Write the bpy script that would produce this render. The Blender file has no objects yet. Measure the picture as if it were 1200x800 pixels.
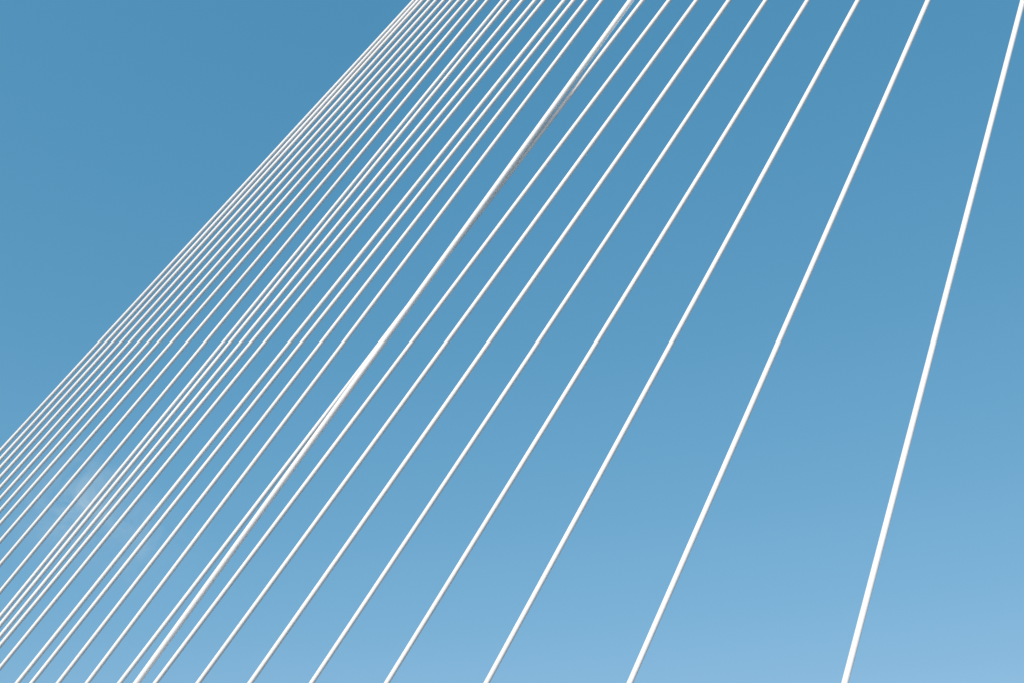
import bpy, math, random, bmesh
from mathutils import Vector
random.seed(4)
S=bpy.context.scene
S.view_settings.view_transform='Standard'; S.view_settings.look='None'; S.view_settings.exposure=0
# ---------- camera ----------
PITCH=math.radians(35); F=35.0
cam=bpy.data.objects.new("camera",bpy.data.cameras.new("camera")); S.collection.objects.link(cam)
cam.data.lens=F; cam.data.sensor_width=36; cam.data.clip_end=30000
EYE=Vector((0,0,1.7)); cam.location=EYE; cam.rotation_euler=(math.pi/2+PITCH,0,0)
S.camera=cam
# bridge axes: T runs along the deck, N across it
PHI=math.radians(33)
N=Vector((math.sin(PHI),math.cos(PHI),0)); T=Vector((math.cos(PHI),-math.sin(PHI),0)); Z=Vector((0,0,1))
fp=F/36*1200
def ray(px,py):
    u=(px-600)/fp; v=(400-py)/fp
    return Vector((u,math.cos(PITCH)-v*math.sin(PITCH),math.sin(PITCH)+v*math.cos(PITCH)))
def hit(px,py,D):
    r=ray(px,py); return EYE+r*(D/N.dot(r))
# ---------- materials ----------
def mat(name,col,rough=.5,var=.06,scale=3):
    m=bpy.data.materials.new(name); m.use_nodes=True; nt=m.node_tree; b=nt.nodes["Principled BSDF"]
    tc=nt.nodes.new("ShaderNodeTexCoord"); n=nt.nodes.new("ShaderNodeTexNoise"); n.inputs["Scale"].default_value=scale
    n.inputs["Detail"].default_value=2
    r=nt.nodes.new("ShaderNodeValToRGB")
    r.color_ramp.elements[0].position=.3; r.color_ramp.elements[1].position=.7
    r.color_ramp.elements[0].color=[c*(1-var) for c in col]+[1]; r.color_ramp.elements[1].color=[min(1,c*(1+var)) for c in col]+[1]
    nt.links.new(tc.outputs["Object"],n.inputs["Vector"]); nt.links.new(n.outputs["Fac"],r.inputs[0]); nt.links.new(r.outputs[0],b.inputs["Base Color"])
    b.inputs["Roughness"].default_value=rough
    return m
M_c=mat("white_cable_sheath",(.82,.82,.805),.6,.04,.2)
M_st=mat("galvanised_steel",(.45,.46,.47),.4)
M_py=mat("white_painted_steel",(.78,.78,.77),.5,.03,.5)
M_dk=mat("asphalt",(.055,.055,.057),.9,.2,8)
M_cn=mat("pale_concrete",(.5,.49,.47),.85,.12,2)
M_w=mat("river_water",(.05,.07,.08),.3,.2,.05)
M_pt=mat("road_paint",(.8,.8,.78),.7,.05,6)

def mesh(name,V,Fc,mtl,smooth=False,parent=None):
    me=bpy.data.meshes.new(name); me.from_pydata([tuple(v) for v in V],[],Fc); me.materials.append(mtl)
    if smooth:
        for p in me.polygons: p.use_smooth=len(p.vertices)==4
    o=bpy.data.objects.new(name,me); S.collection.objects.link(o)
    if parent: o.parent=parent
    bm=bmesh.new(); bm.from_mesh(me); bmesh.ops.recalc_face_normals(bm,faces=bm.faces); bm.to_mesh(me); bm.free()
    return o
def tube(name,pts,rad,mtl,sides=16,parent=None):
    pts=[Vector(p) for p in pts]; V=[];Fc=[]
    d=(pts[-1]-pts[0]).normalized(); a=d.cross(Z).normalized(); b=a.cross(d)
    rr=rad if isinstance(rad,(list,tuple)) else [rad]*len(pts)
    for p,r in zip(pts,rr):
        for k in range(sides):
            t=2*math.pi*k/sides; V.append(p+a*(r*math.cos(t))+b*(r*math.sin(t)))
    for i in range(len(pts)-1):
        for k in range(sides):
            k2=(k+1)%sides; Fc.append((i*sides+k2,i*sides+k,(i+1)*sides+k,(i+1)*sides+k2))
    Fc.append(tuple(range(sides))); Fc.append(tuple((len(pts)-1)*sides+k for k in range(sides))[::-1])
    return mesh(name,V,Fc,mtl,True,parent)
def prism(name,lo,hi,mtl,parent=None):
    V=[]
    for (t0,t1,n0,n1,z) in (lo,hi):
        for t,n in ((t0,n0),(t1,n0),(t1,n1),(t0,n1)): V.append(T*t+N*n+Z*z)
    Fc=[(3,2,1,0),(4,5,6,7),(0,1,5,4),(1,2,6,5),(2,3,7,6),(3,0,4,7)]
    return mesh(name,V,Fc,mtl,False,parent)
def empty(name):
    e=bpy.data.objects.new(name,None); S.collection.objects.link(e); return e
# ---------- cables: one fan, the heavier one crossing just in front of its neighbour ----------
DA=20.0
A=[((1198,4),(990,800)),((1088,0),(738,800)),((1006,0),(570,800)),((947,0),(453,800)),((898,0),(365,800)),((855,0),(293,800)),
((817,0),(232,800)),((785,0),(182,800)),((754,0),(140,800)),((706,0),(102,800)),((688,0),(68,800)),((673,0),(37,800)),
((638,0),(0,782)),((613,0),(0,745)),((590,0),(0,722)),((572,0),(0,693)),((560,0),(0,661)),((549,0),(0,634)),((539,0),(0,613)),((530,0),(0,598)),
((521,0),(0,584)),((512,0),(0,571)),((504,0),(0,559)),((496,0),(0,548)),((491,0),(0,538)),((486,0),(0,528))]
B=[((740,0),(160,800),19.80,.098),((662,0),(20,800),20.0,.076),((628,0),(0,756),20.0,.073),((598,0),(0,732),20.0,.073)]
SP=12.5; H0=0.15
def cable(l,D,r):
    p=hit(*l[0],D); q=hit(*l[1],D); d=p-q
    top=q+d*((SP-T.dot(q))/T.dot(d)); bot=q+d*((H0-q.z)/d.z)
    n=int((top-bot).length/1.5)
    o=tube("bridge_cable",[bot.lerp(top,i/n) for i in range(n+1)],r,M_c,32)
    dd=(top-bot).normalized()
    tube("anchor_sleeve",[bot-dd*.1,bot+dd*1.6,bot+dd*1.75],[r*1.7,r*1.7,r*1.08],M_st,16,o)
    tube("mast_sleeve",[top-dd*1.0,top-dd*.9,top+dd*.1],[r*1.08,r*1.6,r*1.6],M_st,16,o)
for i,l in enumerate(A): cable(l,DA,.065 if i==0 else (.067 if i<5 else .072))
for l in B: cable(l[:2],l[2],l[3])
EL=math.radians(32); AZ=math.radians(202)
# ---------- pylon, deck, water, quay ----------
py=empty("bridge_pylon")
prism("mast",(12.0,16.2,17.8,21.4,-9),(12.45,14.4,18.6,20.6,64),M_py,py)
prism("mast_base",(10.8,17.5,17.2,22.2,-9),(11.2,17.0,17.5,21.9,-1.65),M_cn,py)
dk=empty("bridge_deck")
E0,E1=18.2,31.0
prism("girder",(-120,40,E0,E1,-1.6),(-120,40,E0,E1,0),M_cn,dk)
prism("carriageway",(-120,40,22.6,E1-1,.001),(-120,40,22.6,E1-1,.012),M_dk,dk)
for n0 in (22.3,E1-1): prism("kerb",(-120,40,n0,n0+.3,.002),(-120,40,n0,n0+.3,.14),M_cn,dk)
nm=(22.6+E1-1)/2
for i in range(36):
    t=-118+i*4.3; prism("lane_mark",(t,t+2,nm-.07,nm+.07,.013),(t,t+2,nm-.07,nm+.07,.018),M_pt,dk)
for n in (21.9,E1-.2):
    tube("hand_rail",[T*-120+N*n+Z*1.1,T*40+N*n+Z*1.1],.04,M_st,10,dk)
    for i in range(79):
        prism("rail_post",(-119.5+i*2,-119.44+i*2,n-.03,n+.03,.001),(-119.5+i*2,-119.44+i*2,n-.03,n+.03,1.06),M_st,dk)
R=9000
mesh("water",[(-R,-R,-8),(R,-R,-8),(R,R,-8),(-R,R,-8)],[(0,1,2,3)],M_w)
prism("quay_ground",(-60,60,-40,14,-8.5),(-60,60,-40,14,0),M_cn)
# ---------- daylight ----------
w=bpy.data.worlds.new("World"); S.world=w; w.use_nodes=True; nt=w.node_tree; bg=nt.nodes["Background"]
sk=nt.nodes.new("ShaderNodeTexSky"); sk.sky_type='NISHITA'; sk.sun_disc=False; sk.sun_elevation=EL; sk.sun_rotation=AZ
sk.air_density=1.0; sk.dust_density=1.0; sk.ozone_density=1.0
L=nt.links.new
def M(op,a,b=None,c=None,clamp=False):
    n=nt.nodes.new("ShaderNodeMath"); n.operation=op; n.use_clamp=clamp
    for i,x in enumerate((a,b,c)):
        if x is None: continue
        if isinstance(x,(int,float)): n.inputs[i].default_value=x
        else: L(x,n.inputs[i])
    return n.outputs[0]
sep=nt.nodes.new("ShaderNodeSeparateColor"); L(sk.outputs[0],sep.inputs[0])
cmb=nt.nodes.new("ShaderNodeCombineColor")
for i,(k,g) in enumerate(((.87,.90),(.765,.47),(.90,.395))):
    L(M('MULTIPLY',M('POWER',M('MULTIPLY',sep.outputs[i],.1),g),k*10),cmb.inputs[i])
# faint wispy cloud low on the left
tc=nt.nodes.new("ShaderNodeTexCoord")
def blob(px,py,rad):
    d=ray(px,py).normalized()
    vd=nt.nodes.new("ShaderNodeVectorMath"); vd.operation='DISTANCE'; L(tc.outputs["Generated"],vd.inputs[0]); vd.inputs[1].default_value=d
    x=M('SUBTRACT',1,M('DIVIDE',vd.outputs["Value"],rad),None,True); return M('MULTIPLY',x,x)
mask=M('ADD',blob(95,588,.085),M('MULTIPLY',blob(175,640,.07),.45))
nz=nt.nodes.new("ShaderNodeTexNoise"); nz.inputs["Scale"].default_value=26; nz.inputs["Detail"].default_value=9; nz.inputs["Roughness"].default_value=.62; nz.inputs["Distortion"].default_value=.9
L(tc.outputs["Generated"],nz.inputs["Vector"])
cl=M('MULTIPLY',mask,M('MULTIPLY',M('SUBTRACT',nz.outputs["Fac"],.34,None,True),1.7),None,True)
mx=nt.nodes.new("ShaderNodeMix"); mx.data_type='RGBA'; L(cl,mx.inputs[0]); L(cmb.outputs[0],mx.inputs[6]); mx.inputs[7].default_value=(5.2,6.6,7.6,1)
L(mx.outputs[2],bg.inputs[0]); bg.inputs[1].default_value=.1
su=bpy.data.objects.new("sun",bpy.data.lights.new("sun",'SUN')); S.collection.objects.link(su)
su.data.energy=4.0; su.data.angle=math.radians(.5); su.data.color=(1,.95,.87)
sd=Vector((math.sin(AZ)*math.cos(EL),math.cos(AZ)*math.cos(EL),math.sin(EL)))
su.rotation_euler=sd.to_track_quat('Z','Y').to_euler()
